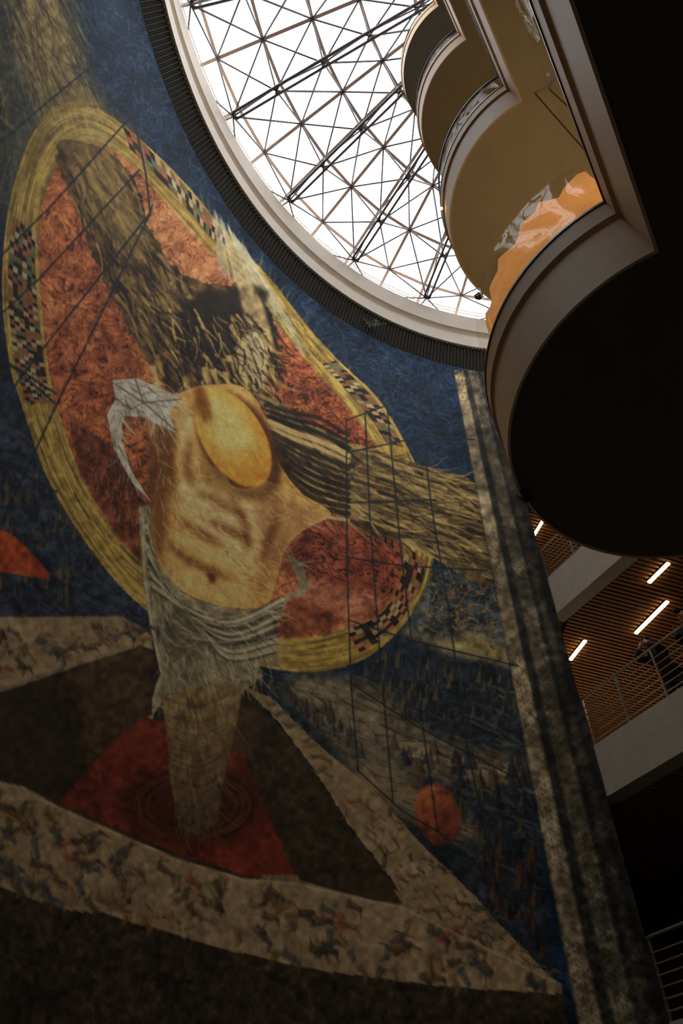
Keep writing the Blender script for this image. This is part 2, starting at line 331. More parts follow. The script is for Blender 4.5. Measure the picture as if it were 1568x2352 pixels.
fill([(560, 1080), (640, 1140), (650, 1260), (600, 1390), (575, 1390), (600, 1250), (580, 1150)], (142, 96, 50), .6, smooth=True, soft=8)
for p in ([(400, 960), (390, 1050), (400, 1150)], [(440, 1000), (430, 1080), (450, 1120)], [(400, 1190), (470, 1230), (520, 1260)], [(450, 1130), (500, 1150), (560, 1190)], [(520, 1120), (560, 1200), (570, 1280)], [(470, 1190), (530, 1220), (590, 1250)], [(640, 1180), (620, 1230), (600, 1300)], [(370, 1230), (440, 1290), (560, 1340)]):
    q = np.array(cr(p, 6, False)); dxy = np.gradient(q, axis=0); nn_ = np.stack([-dxy[:, 1], dxy[:, 0]], 1)/(np.hypot(dxy[:, 0], dxy[:, 1])[:, None]+1e-6)
    wv = (np.sin(np.linspace(0, pi, len(q)))*11)[:, None]; fill(np.concatenate([q+nn_*wv, (q-nn_*wv)[::-1]]), (100, 62, 28), .8, soft=5)
fill([(470, 1060), (560, 1110), (620, 1100), (640, 1140), (560, 1150), (470, 1110)], (106, 70, 32), .75, smooth=True, soft=6)
hatch(tor, 650, lambda x, y: 1.2 if x < 420 else .6, 50, 1.6, [(250, 208, 138), (144, 98, 48), (252, 226, 170), (112, 76, 38)], .4, .35)
fill([(474, 1314), (492, 1320), (496, 1336), (482, 1338)], (74, 48, 26), .9, smooth=True, soft=3)
# egg
def ell(cx, cy, a, b, rot, n=28): return [(cx+a*cos(t)*cos(rot)-b*sin(t)*sin(rot), cy+a*cos(t)*sin(rot)+b*sin(t)*cos(rot)) for t in [2*pi*k/n for k in range(n)]]
fill(ell(548, 1022, 136, 82, 1.02), (80, 50, 20), .95, soft=4)
fill(ell(535, 1005, 126, 70, 1.02), (234, 172, 70), 1, soft=1, grad=((500, 900), (600, 1100), (222, 142, 46)))
fill(ell(525, 985, 92, 42, 1.02), (252, 216, 128), .85, soft=9); fill(ell(572, 1075, 46, 40, 1.0), (224, 144, 48), .7, soft=8)
fill(ell(466, 930, 46, 17, 1.3), (120, 74, 27), .9, soft=4)
hatch(ell(535, 1005, 118, 62, 1.02), 160, lambda x, y: 1.0, 40, 1.3, [(252, 224, 146), (190, 130, 48)], .35, .2)
for k in range(60):
    a = radians(20+k*3); stroke([(560+40*cos(a), 1090+34*sin(a)), (560+95*cos(a), 1090+80*sin(a))], 1, (230, 194, 116), .4)
# cloths
cl = [(232, 226, 204), (116, 116, 105), (196, 190, 168), (80, 84, 79)]
sh = [(258, 875), (312, 868), (370, 892), (415, 917), (385, 945), (405, 995), (330, 958), (285, 955), (276, 1000), (300, 1080), (345, 1150), (305, 1110), (262, 1030), (246, 955), (266, 915)]
fill(sh, (204, 196, 172), 1, tex=.15); hatch(sh, 120, lambda x, y: .5 if y < 950 else 1.3, 60, 3, cl, .6, .4)
for p in ([(310, 870), (330, 925), (405, 990)], [(258, 878), (330, 925), (415, 917)], [(265, 915), (300, 940), (330, 925)]): stroke(p, 2, (96, 98, 92), .8)
dr = [(318, 1165), (345, 1160), (350, 1290), (430, 1368), (540, 1402), (620, 1392), (690, 1350), (655, 1265), (690, 1290), (715, 1352), (660, 1380), (650, 1400), (625, 1425), (645, 1530), (590, 1522), (605, 1552), (545, 1600), (440, 1590), (385, 1592), (352, 1640), (355, 1690), (372, 1720), (362, 1760), (380, 1850), (350, 1790), (330, 1660), (368, 1545), (345, 1440), (328, 1330)]
fill(dr, (138, 131, 101), .95, tex=.2)
fill([(360, 1350), (440, 1400), (500, 1480), (420, 1520), (370, 1450)], (78, 76, 58), .65, soft=8)
for k in range(26):
    t = k/25; stroke(cr([(335+10*t, 1200+150*t), (380+60*t, 1360+60*t), (520, 1425+90*t), (650-20*t, 1370+130*t)], 6, False), random.uniform(2, 5), random.choice([(216, 204, 168), (70, 70, 58), (178, 168, 132), (50, 52, 43)]), .6, 3)
hatch(dr, 260, lambda x, y: 1.2 if y > 1480 or x < 400 else .35, 80, 3, [(206, 196, 160), (66, 66, 56), (168, 160, 130)], .5, .3)
stroke([(328, 1180), (332, 1330), (350, 1450), (372, 1550), (335, 1660), (352, 1780), (378, 1850)], 2.5, (184, 176, 150), .6)
# tomb: dark blocks, red pit, white frieze
bl = [(-200, 1600), (0, 1588), (322, 1480), (352, 1500), (350, 1640), (225, 1735), (135, 1845), (0, 1800), (-200, 1760)]
fill(bl, (62, 51, 37), 1, tex=.25); fill([(225, 1735), (330, 1650), (350, 1500), (322, 1480), (150, 1545)], (78, 63, 44), .7, tex=.2, soft=3)
fill([(-200, 1600), (0, 1588), (120, 1555), (200, 1750), (135, 1845), (0, 1800), (-200, 1760)], (54, 48, 36), .6, soft=3)
fill([(550, 1595), (610, 1630), (700, 1740), (800, 1880), (925, 2060), (680, 2022), (600, 1830), (520, 1740)], (62, 53, 38), 1, tex=.25)
fill([(545, 1600), (600, 1640), (590, 1760), (520, 1740)], (80, 66, 46), .6, soft=4)
fill([(330, 1645), (200, 1765), (135, 1845), (260, 1900), (420, 1965), (560, 2010), (682, 2024), (600, 1835), (560, 1735), (480, 1690)], (106, 50, 34), 1, tex=.25)
fill([(225, 1735), (330, 1650), (380, 1700), (300, 1790)], (120, 58, 39), .6, soft=4)
fill([(600, 1835), (682, 2024), (560, 2010), (520, 1900)], (114, 52, 37), .6, soft=4)
fill(ell(440, 1850, 170, 95, 0), (62, 36, 25), .8, soft=14)
for k in range(24): stroke([(440+(100+k*2)*cos(t), 1850+(60+k)*sin(t)) for t in np.linspace(random.uniform(0, 6), random.uniform(7, 9), 12)], 1.4, random.choice([(44, 26, 18), (116, 76, 48)]), .25)
lg = [(372, 1600), (470, 1572), (560, 1572), (535, 1700), (512, 1800), (500, 1885), (455, 1925), (412, 1900), (392, 1800), (385, 1700)]
fill(lg, (138, 118, 80), .95, tex=.2, soft=1, grad=((450, 1600), (450, 1920), (70, 58, 41)))
for k in range(60):
    y = 1600+k*5; w = 90-.12*(y-1600)*1.1; d_ = 1-.4*k/60; stroke(cr([(462-w, y), (455, y+20), (455+w*.8, y-8)], 5, False), 1.5, random.choice([(176*d_, 156*d_, 112*d_), (70, 60, 42), (150*d_, 130*d_, 94*d_)]), .4)
hatch(lg, 200, lambda x, y: 1.4, 80, 3, [(150, 130, 90), (66, 56, 38), (96, 82, 56)], .4, .15)
def frieze(poly, n, w=7, sc=1.0, al=.65):
    fill(poly, (148, 128, 97), 1, warp=4, tex=.12)
    P = np.array(poly, float); lo = P.min(0); hi = P.max(0); k = 0; t = 0
    while k < n and t < n*12:
        t += 1; x = random.uniform(lo[0], hi[0]); y = random.uniform(lo[1], hi[1])
        if not (inside(P, x, y) and inside(P, x+18, y+18) and inside(P, x-18, y-18)): continue
        k += 1; a = random.gauss(.5, .8); c = random.choice([(110, 96, 66), (76, 70, 53), (126, 96, 64), (66, 62, 50), (132, 116, 86), (100, 88, 64), (76, 82, 86)]+[(138, 78, 54)]*(k % 5 == 0)); L = random.uniform(12, 34)*sc
        p1 = (x+cos(a)*L, y+sin(a)*L); stroke([(x, y), p1], (w*sc, w*.6*sc), c, al, 2.5); stroke([p1, (p1[0]+cos(a+1)*L*.8, p1[1]+sin(a+1)*L*.8)], (w*.55*sc, 1.5), c, al, 2)
        stroke([(x, y), (x+cos(a-2)*L*.8, y+sin(a-2)*L*.8)], (w*.45*sc, 1.2), c, al, 2); stroke([(x-cos(a)*8*sc, y-sin(a)*8*sc), (x-cos(a)*9*sc, y-sin(a)*9*sc)], 4*sc, (132, 112, 80), al)
        stroke([(x+3, y+4), (p1[0]+3, p1[1]+4)], 1.3, (50, 42, 32), .5)
    for _ in range(n//6):
        x = random.uniform(lo[0], hi[0]); y = random.uniform(lo[1], hi[1])
        if inside(P, x, y) and inside(P, x+30, y-16): stroke([(x, y), (x+random.uniform(20, 40), y-random.uniform(-10, 22))], 1.2, (60, 44, 34), .7)
fill([(-200, 1408), (0, 1418), (280, 1415), (345, 1450), (352, 1492), (322, 1482), (0, 1590), (-200, 1610)], (126, 116, 92), 1, tex=.2)
frieze([(-200, 1412), (0, 1420), (280, 1418), (340, 1452), (345, 1486), (310, 1480), (0, 1580), (-200, 1600)], 90, 8, .9)
fill([(600, 2010), (700, 2010), (930, 2050), (1290, 2260), (1290, 2300), (600, 2200)], (126, 109, 82), 1)
frieze([(556, 1574), (620, 1600), (720, 1700), (850, 1808), (960, 1930), (1080, 2050), (1200, 2178), (1275, 2255), (1275, 2282), (1100, 2250), (960, 2140), (920, 2048), (800, 1890), (720, 1765), (640, 1655)], 110, 7, .8)
fill([(670, 1990), (800, 1990), (900, 2040), (926, 2078), (850, 2066), (690, 2024)], (62, 53, 38), 1, tex=.2)
bs = [(-200, 1740), (0, 1798), (55, 1810), (130, 1852), (250, 1905), (400, 1972), (560, 2020), (680, 2030), (850, 2070), (925, 2085), (1275, 2255), (1275, 2284), (1000, 2264), (700, 2222), (500, 2176), (240, 2096), (150, 2088), (0, 2040), (-200, 2000)]
fill([(-200, 1990), (0, 2030), (240, 2090), (700, 2215), (1000, 2258), (1290, 2280), (1330, 2470), (-200, 2470)], (60, 52, 40), 1, tex=.3)
hatch([(-100, 2060), (300, 2130), (1250, 2290), (1280, 2440), (-100, 2440)], 500, lambda x, y: -1.0 if random.random() < .5 else 1.0, 70, 3, [(38, 34, 27), (80, 70, 50), (92, 80, 57), (42, 38, 31)], .6, .3)
frieze(bs, 190, 9, 1.15)
stroke(bs[:11], 3, (186, 168, 132), .5, 3)
# brick pillars at the right end of the painting
sl = (GX-851)/(GY+150.); T = ((GY > 850)*1.)*((sl > .1885+.004*(NB-.5))*1.)
def band(a, b, col, al=1):
    m = (T*np.clip((sl-a)/.004, 0, 1)*np.clip((b-sl)/.004, 0, 1)*al)[..., None]; c = np.array(col)*(.6+.8*NB*NC*2)[..., None]; IMG[:] = IMG*(1-m)+c*m
band(.1885, .5, (46, 48, 44)); band(.189, .214, (128, 118, 94)); band(.222, .247, (88, 84, 70)); band(.250, .264, (62, 60, 50)); band(.262, .4, (42, 42, 40))
bl_ = (np.abs(((GY+6*np.sin(sl*700))/15) % 1-.5) > .42)*1.; bc = (np.abs(((sl*900+.5*(np.floor((GY+6*np.sin(sl*700))/15) % 2))/4.5) % 1-.5) > .45)*1.
mm = (T*np.clip(bl_+bc, 0, 1)*.5*(NA > .42))[..., None]; IMG[:] = IMG*(1-mm)+np.array((34, 32, 28))*mm
# thin painted wire lines
wc = (36, 46, 56)
for p in ([(-50, 370), (120, 225), (250, 118)], [(-50, 640), (120, 470), (305, 262)], [(-50, 770), (90, 640), (320, 390)], [(-50, 1010), (60, 850), (345, 488), (350, 470)], [(345, 490), (130, 930), (0, 1210)], [(130, 930), (40, 850), (0, 830)], [(305, 262), (335, 400), (345, 490)], [(0, 820), (130, 905)], [(0, 1060), (130, 1130)]): stroke(p, 2.4, wc, .9)
for p in ([(795, 965), (797, 1300), (805, 1560), (822, 1770)], [(838, 948), (850, 1200), (872, 1500), (902, 1838)], [(888, 930), (920, 1260), (955, 1560), (1005, 1910)], [(960, 905), (990, 1160), (1030, 1400), (1070, 1700), (1135, 2020)], [(795, 965), (960, 905), (1060, 850)], [(795, 1040), (985, 1000), (1090, 1010)], [(797, 1155), (1000, 1148)], [(797, 1280), (930, 1300), (1120, 1310)], [(803, 1425), (940, 1470), (1190, 1530)], [(806, 1570), (960, 1670), (1190, 1790)], [(822, 1770), (920, 1860), (1005, 1910), (1135, 2020), (1260, 2110)]): stroke(p, 2, (42, 50, 52), .9)
IMG[:] = IMG*(.86+.28*NC)[..., None]
gr = (IMG @ np.array((.3, .6, .1), np.float32))[..., None]; IMG[:] = gr+(IMG-gr)*.92
IMG[:] *= np.array((1.03, .985, .93))
np.clip(IMG, 4, 252, out=IMG)
LIN = np.where(IMG/255 <= .04045, IMG/255/12.92, ((IMG/255+.055)/1.055)**2.4).astype(np.float32)
LIN = LIN**1.17*1.62
# mural mesh
th = np.concatenate([np.linspace(94.2, 177, 760), np.linspace(178, 214, 20)])*pi/180
hh = np.concatenate([np.linspace(-.9, 1.8, 12), np.linspace(1.86, HT-.02, 860)])
TH, HH = np.meshgrid(th, hh); rm = RW-.03
VX = C0[0]+rm*np.cos(TH); VY = C0[1]+rm*np.sin(TH); VZ = HH
cx = VX*AX[0]+VY*AX[1]+VZ*AX[2]; cy = VX*AY[0]+VY*AY[1]+VZ*AY[2]; cz = np.maximum(VY*AZ[1]+VZ*AZ[2], .5)
PX = 784+1568*cx/cz; PY = 1176-1568*cy/cz
u = np.clip((PX-X0)/SC, 0, CW-2); v = np.clip((PY-Y0)/SC, 0, CH-2); ui = u.astype(int); vi = v.astype(int); fu = (u-ui)[..., None]; fv = (v-vi)[..., None]
colr = (LIN[vi, ui]*(1-fu)+LIN[vi, ui+1]*fu)*(1-fv)+(LIN[vi+1, ui]*(1-fu)+LIN[vi+1, ui+1]*fu)*fv
colr = .92*(1-np.exp(-colr*1.08/.92*(1+.4*colr)))
colr = np.clip(colr, 0, .9)
nh, nt_ = TH.shape; me = bpy.data.meshes.new('mural'); nv = nh*nt_
co = np.stack([VX, VY, VZ+ZC], -1).reshape(-1, 3).astype(np.float32)
me.vertices.add(nv); me.vertices.foreach_set('co', co.ravel())
i0 = (np.arange(nh-1)[:, None]*nt_+np.arange(nt_-1)[None, :]).ravel(); q = np.stack([i0, i0+nt_, i0+nt_+1, i0+1], -1)
me.loops.add(q.size); me.loops.foreach_set('vertex_index', q.ravel().astype(np.int32)); me.polygons.add(len(q)); me.polygons.foreach_set('loop_start', (np.arange(len(q))*4).astype(np.int32))
me.update(calc_edges=True); me.polygons.foreach_set('use_smooth', np.ones(len(q), bool))
ca = me.color_attributes.new('paint', 'FLOAT_COLOR', 'POINT'); ca.data.foreach_set('color', np.concatenate([colr.reshape(-1, 3), np.ones((nv, 1))], 1).astype(np.float32).ravel())
mural = bpy.data.objects.new('mural', me); COL.objects.link(mural)
tag(mural, 'huge curved painted mural of a headless golden torso inside a yellow ring and red tomb', 'mural')
mm_ = bpy.data.materials.new('mural_paint'); mm_.use_nodes = True; nt = mm_.node_tree; b = nt.nodes['Principled BSDF']; b.inputs['Roughness'].default_value = .8; b.inputs['Specular IOR Level'].default_value = .08
at = nt.nodes.new('ShaderNodeAttribute'); at.attribute_name = 'paint'; tc = nt.nodes.new('ShaderNodeTexCoord')
n1 = nt.nodes.new('ShaderNodeTexNoise'); n1.inputs['Scale'].default_value = 6; n1.inputs['Detail'].default_value = 8; n1.inputs['Roughness'].default_value = .7; n1.inputs['Distortion'].default_value = 1.6
mr = nt.nodes.new('ShaderNodeMapRange'); mr.inputs['From Min'].default_value = .3; mr.inputs['From Max'].default_value = .7; mr.inputs['To Min'].default_value = .82; mr.inputs['To Max'].default_value = 1.12
vm = nt.nodes.new('ShaderNodeVectorMath'); vm.operation = 'SCALE'
nt.links.new(tc.outputs['Object'], n1.inputs['Vector']); nt.links.new(n1.outputs['Fac'], mr.inputs['Value']); nt.links.new(at.outputs['Color'], vm.inputs[0]); nt.links.new(mr.outputs['Result'], vm.inputs['Scale']); nt.links.new(vm.outputs[0], b.inputs['Base Color'])
me.materials.append(mm_)

# ------------------------------------------------------------ setting
a0, a1 = radians(94.2), radians(214)
struct(MB().lathe([(RW, 0), (RW, HT+ZC), (RW+.35, HT+ZC), (RW+.35, 0)], C0, 160, a0, a1, closed=True).build('wall_left', 'plaster', smooth=False))
struct(MB().box((9, 2, -.1), (40, 40, .2)).build('floor', 'floor'))
zt = HT+1.9+ZC; C1 = (C0[0], C0[1]-.6)
mb = MB(); mb.lathe([(12.35, zt), (34, zt), (34, zt+.3), (12.45, zt+.3)], C1, 128, closed=True)
struct(mb.build('ceiling', 'ceil'))
struct(MB().box((9, 22.1, zt/2), (40, .2, zt)).build('wall_back', 'plaster')); struct(MB().box((9, -18.1, zt/2), (40, .2, zt)).build('wall_front', 'plaster'))
struct(MB().box((-11.1, 2, zt/2), (.2, 40, zt)).build('wall_west', 'plaster')); struct(MB().box((29.1, 2, zt/2), (.2, 40, zt)).build('wall_right', 'plaster'))
# ribbed band
mb = MB(); n = 2400; vs = []
for i in range(n):
    a = 2*pi*i/n; o = .055 if (i//2) % 2 else 0
    for r, z in ((RW+.02-o, HT+ZC), (11.66-o, HT+.95+ZC)): vs.append((C0[0]+r*cos(a), C0[1]+r*sin(a), z))
mb.add(vs, [(2*i, 2*((i+1) % n), 2*((i+1) % n)+1, 2*i+1) for i in range(n)]); struct(mb.build('trim_1', 'rib'))
z = ZC+HT
mb = MB().lathe([(11.7, z+.95), (11.56, z+.93), (11.54, z+1.22), (11.66, z+1.25), (11.66, z+1.38), (11.5, z+1.42), (11.48, z+1.86), (11.54, z+1.9), (12.4, z+1.92), (12.4, z+3.0), (12.6, z+3.0), (12.6, z+1.8)], C0, 240)
mb.v = [(x, y-.6*min(max((zz-z-.95)/.9, 0), 1), zz) for x, y, zz in mb.v]; struct(mb.build('trim_2', 'cream', smooth=False))

# ------------------------------------------------------------ skylight
def dome(r): return ZC+HT+2.9+1.1*(1-(r/12.2)**2)
wnd = bpy.data.objects.new('window_1', None); COL.objects.link(wnd); wnd.location = (C1[0], C1[1], ZC+HT+2.9); struct(wnd)
RR = [12.3, 11.2, 9.7, 8.1, 6.6, 5.05, 3.5, 1.9, .7]
def pt(r, a, dz=0): return (C1[0]+r*cos(a), C1[1]+r*sin(a), dome(r)+dz)
def bar(mb, p, q, w, h):
    p = Vector(p); q = Vector(q); d = q-p; rot = d.to_track_quat('X', 'Z').to_matrix(); mb.box((p+q)/2, (d.length, w, h), rot)
for k in range(48):
    a = radians(2+7.5*k); rr = RR if k % 2 == 0 else RR[:7]; mb = MB()
    for i in range(len(rr)-1): bar(mb, pt(rr[i], a), pt(rr[i+1], a), .1, .07)
    mb.build('radial_mullion', 'mull', wnd)
for r in RR:
    mb = MB()
    for k in range(48): bar(mb, pt(r, radians(2+7.5*k)), pt(r, radians(9.5+7.5*k)), .1, .06)
    mb.build('ring_mullion', 'mull', wnd)
MB().lathe([(r, dome(r)+.06) for r in [12.4]+RR[1:]+[.01]], C1, 96).build('pane', 'pane', wnd)
names = {92: 'roof truss nearest the stacked balconies, at the far right of the skylight', 107: 'short visible roof truss crossing the lower right corner of the skylight', 122: 'roof truss below the middle of the skylight, ending above the dark ribbed band',
         137: 'roof truss crossing the middle of the skylight toward the third balcony up', 152: 'long roof truss with double pipes running up to the grey top balcony', 167: 'roof truss with double pipes near the top edge of the photo', 182: 'roof truss just cut by the top edge of the photo'}
for deg, lab in names.items():
    a = radians(deg); p0 = pt(12.0, a)
    t = thing('roof_truss', p0, lab, 'roof truss', 'steel trusses under the skylight glass'); dz = -1.25
    for s in (-1, 1):
        px, py = -sin(a)*.1*s, cos(a)*.1*s
        MB().tube([(pt(r, a, dz)[0]+px, pt(r, a, dz)[1]+py, pt(r, a, dz)[2]) for r in RR[1:8]], .042, 6).build('bottom_chord', 'steel', t)
    MB().tube([pt(RR[1], a, dz), pt(12.3, a, -.1)], .035, 6).build('brace', 'steel', t)
    for i in range(1, 7):
        r = RR[i]; b_ = pt(r, a, dz); da = radians(7.5)
        tops = [pt(RR[i], a, -.05), pt(r, a+da, -.05), pt(r, a-da, -.05)]
        if i % 2 == 1: tops += [pt(RR[i-1], a, -.05), pt(RR[i+1], a, -.05)]
        tops += [pt(RR[i-1], a+da, -.05), pt(RR[i-1], a-da, -.05), pt(RR[i+1], a+da, -.05), pt(RR[i+1], a-da, -.05)] 
        for q in tops: MB().tube([b_, q], .03, 5).build('brace', 'steel', t)
# guard rail at the rim of the skylight
g = thing('guard_rail', (C1[0], C1[1]+11.65, ZC+HT+1.9), 'thin metal guard rail along the rim between cream ring and skylight glass', 'railing')
for hz in (.3, .6, .85): MB().tube([(C1[0]+11.65*cos(x), C1[1]+11.65*sin(x), ZC+HT+1.9+hz) for x in np.linspace(radians(85), radians(185), 80)], .02, 5).build('rail_bar', 'rail', g)
for d in range(85, 186, 4): MB().tube([(C1[0]+11.65*cos(radians(d)), C1[1]+11.65*sin(radians(d)), ZC+HT+1.9+q_) for q_ in (0, .87)], .022, 5).build('post', 'rail', g)

# ------------------------------------------------------------ stacked balconies
BC = (2.52, 2.52); BR = 1.36; ca_ = radians(237.5); DS = Vector((-.57, -.822, 0)).normalized()
def path(off=0, n=60, back=6.0):
    pts = []; r = BR+off
    corner = Vector((BC[0]+BR*cos(ca_), BC[1]+BR*sin(ca_), 0)); nr = Vector((DS.y, -DS.x, 0))   # right normal of straight
    base = corner+nr*off
    c = Vector((BC[0], BC[1], 0)); w = base-c; bq = w.dot(DS); cq = w.dot(w)-r*r; tt = -bq+sqrt(max(bq*bq-cq, 0)); hit = base+DS*tt; ae = atan2(hit.y-BC[1], hit.x-BC[0]) % (2*pi)
    for i in range(n+1):
        a = radians(55)+(ae-radians(55))*i/n; pts.append((BC[0]+r*cos(a), BC[1]+r*sin(a)))
    for d in (1.5, 3, 4.5, back): pts.append((hit.x+DS.x*d, hit.y+DS.y*d))
    return pts
def sweep(prof, closed=True):
    rows = [[(x, y, z) for x, y in path(o)] for o, z in prof]; n = len(rows[0]); k = len(rows); mb = MB()
    mb.add([rows[j][i] for i in range(n) for j in range(k)], [(i*k+j, (i+1)*k+j, (i+1)*k+(j+1) % k, i*k+(j+1) % k) for i in range(n-1) for j in range(k if closed else k-1)])
    return mb
def strip(o, z0, z1, i0, i1, th=.012):
    a = path(o)[i0:i1+1]; b_ = path(o-th)[i0:i1+1]; n = len(a); vs = []
    for (x, y), (x2, y2) in zip(a, b_): vs += [(x, y, z0), (x, y, z1), (x2, y2, z1), (x2, y2, z0)]
    fs = [(4*i+j, 4*i+4+j, 4*i+4+(j+1) % 4, 4*i+(j+1) % 4) for i in range(n-1) for j in range(4)]+[(0, 1, 2, 3), (4*n-4, 4*n-1, 4*n-2, 4*n-3)]
    return MB().add(vs, fs)
HD = 4.2; LV = [1.0*HD, 2.15*HD, 3.5*HD, 4.85*HD]; RB = [0, 0, .03, .16]
labs = ['lowest curved balcony with black underside and brown paper behind its glass', 'second curved balcony from below, with tan underside and clear glass parapet', 'third curved balcony from below, narrow band under the grey top one', 'topmost curved balcony with grey underside against the skylight']
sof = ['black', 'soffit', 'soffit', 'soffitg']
BR0 = BR
for i, h in enumerate(LV):
    BR = BR0+RB[i]
    z = ZC+h; t = thing('curved_balcony', (BC[0], BC[1], z), labs[i], 'balcony', 'curved balconies stacked at the right')
    pl = path(-.02); poly = pl+[(-1, -9), (9, -9), (9, 3.2)]
    mb = MB(); mb.prism(poly, z+.03, z+.85); mb.build('slab', 'slab', t)
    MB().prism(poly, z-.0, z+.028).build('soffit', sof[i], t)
    sweep([(-.02, z-.02), (0, z-.02), (.012, z+.64), (.035, z+.66), (.04, z+.9), (-.12, z+.9), (-.12, z+.7), (-.02, z+.6)]).build('fascia', 'fascia', t)
    sweep([(.048, z+.9), (.048, z+.93), (-.05, z+.93), (-.05, z+.9)]).build('base_channel', 'chan', t)
    gt = 2.0 if i == 0 else 1.75
    for a_, b_ in ((0, 14), (14, 28), (28, 42), (42, 60), (60, 61), (61, 62), (62, 64)): strip(0.0, z+.93, z+gt, a_, b_).build('glass_panel', 'glass', t)
    if i > 0: sweep([(.008, z+1.75), (.008, z+1.77), (-.02, z+1.77), (-.02, z+1.75)]).build('handrail', 'chan', t)
BR = BR0
# kraft paper behind the lowest glass
a = path(-.04); vs = []; fs = []; I = list(range(37, 61)); z = ZC+LV[0]
for k, i in enumerate(I):
    tp = .82+.006*k+.07*sin(k*.9)+.04*sin(k*2.3)-(.3*(5-k)/5 if k < 5 else 0)
    for j in range(7):
        f = j/6; w = .03+.03*sin(k*1.7+j*1.1); x = a[i][0]+w*(BC[0]-a[i][0])*.5; y = a[i][1]+w*(BC[1]-a[i][1])*.5; vs.append((x, y, z+.935+tp*f))
for k in range(len(I)-1):
    for j in range(6): fs.append((k*7+j, (k+1)*7+j, (k+1)*7+j+1, k*7+j+1))
tag(MB().add(vs, fs).build('kraft_paper', 'paper', smooth=True), 'crumpled brown kraft paper taped behind the glass of the lowest balcony', 'paper')
# safety net piece
mb = MB(); nn = path(-.03)
for i in range(29, 37): mb.tube([(nn[i][0], nn[i][1], z+.94), (nn[i][0], nn[i][1], z+1.6+.05*sin(i*2.))], .005, 4)
for j in range(10): mb.tube([(nn[i][0], nn[i][1], z+.97+.065*j+.02*sin(i+j)) for i in range(29, 37)], .005, 4)
tag(mb.build('safety_net', 'net'), 'piece of dark square mesh net behind the lowest balcony glass beside the brown paper', 'net')
# tension cables
for lab, p, q in (('thin brass cable slanting down behind the brown paper from the second balcony', (1.95, 1.3, ZC+LV[1]-.03), (3.0, 2.2, ZC+LV[0]+.95)), ('thin brass cable second beside the corner, farther right', (2.1, 1.25, ZC+LV[1]-.03), (2.75, 1.7, ZC+LV[0]+.95))):
    tag(MB().tube([p, q], .008, 6).build('cable', 'cable'), lab, 'cable')
def boxlamp(name, c, s, yaw, lab, cat):
    t = thing(name, (c[0], c[1], c[2]-s/2), lab, cat); R = Matrix.Rotation(yaw, 3, 'Z') @ Matrix.Rotation(.5, 3, 'Y')
    MB().box(c, (s, s*.8, s*1.2), R).build('housing', 'blackp', t)
    o = R @ Vector((s*.5, 0, 0)); MB().tube([Vector(c)+o, Vector(c)+o*1.15], s*.3, 14).build('front_ring', 'chan', t)
    MB().tube([c, (c[0], c[1], c[2]+s*.9)], s*.08, 6).build('bracket', 'blackp', t)
def bp(a, off, h): return (BC[0]+(BR+off)*cos(radians(a)), BC[1]+(BR+off)*sin(radians(a)), ZC+h)
boxlamp('loudspeaker', bp(148, -.03, LV[0]-.09), .075, 2.6, 'small black loudspeaker under the left rim of the lowest balcony', 'speaker')
boxlamp('spotlight', bp(125, .05, LV[1]-.02), .08, 2.6, 'small black spotlight under the second balcony, beside the skylight', 'spotlight')
th_ = radians(95.4); boxlamp('loudspeaker', (C0[0]+11.6*cos(th_), C0[1]+11.6*sin(th_), ZC+HT-.2), .25, 1.6, 'small black loudspeaker at the right end of the ribbed band', 'speaker')
t = thing('bulb_lamp', bp(172, .06, LV[1]+.42), 'tiny warm glowing bulb at the left edge of the second balcony', 'lamp')
bx_ = bp(172, .06, LV[1]+.55); MB().tube([(bx_[0], bx_[1], bx_[2]), (bx_[0], bx_[1], bx_[2]-.05)], .01, 8).build('socket', 'lampb', t)
mb = MB(); mb.lathe([(.001, -.10), (.015, -.09), (.02, -.075), (.015, -.055), (.009, -.05)], (bx_[0], bx_[1]), 12); mb.v = [(x, y, zz+bx_[2]) for x, y, zz in mb.v]; mb.build('bulb', 'lamp', t, smooth=True)
# little plant on the ribbed band
ta = radians(116); base = Vector((C0[0]+11.7*cos(ta), C0[1]+11.7*sin(ta), ZC+HT+.1))
t = thing('trailing_plant', base, 'small leafy twig hanging on the dark ribbed band above the mural', 'plant'); mb = MB(); ml = MB()
for k in range(9):
    d = Vector((random.uniform(-.4, .4), random.uniform(-.1, .02), random.uniform(-.1, .45))); mb.tube([base, base+d*.6+Vector((0, 0, .06)), base+d], .01, 4)
    for j in range(7):
        p = base+d*(.4+.1*j); e = Vector((random.uniform(-.09, .09), random.uniform(-.05, .0), random.uniform(-.06, .06))); w = e.cross(Vector((0, 1, .3))).normalized()*.025; ml.add([p, p+e*.5+w, p+e, p+e*.5-w], [(0, 1, 2, 3)])
mb.build('stem', 'leaf', t); ml.build('foliage', 'leaf', t)

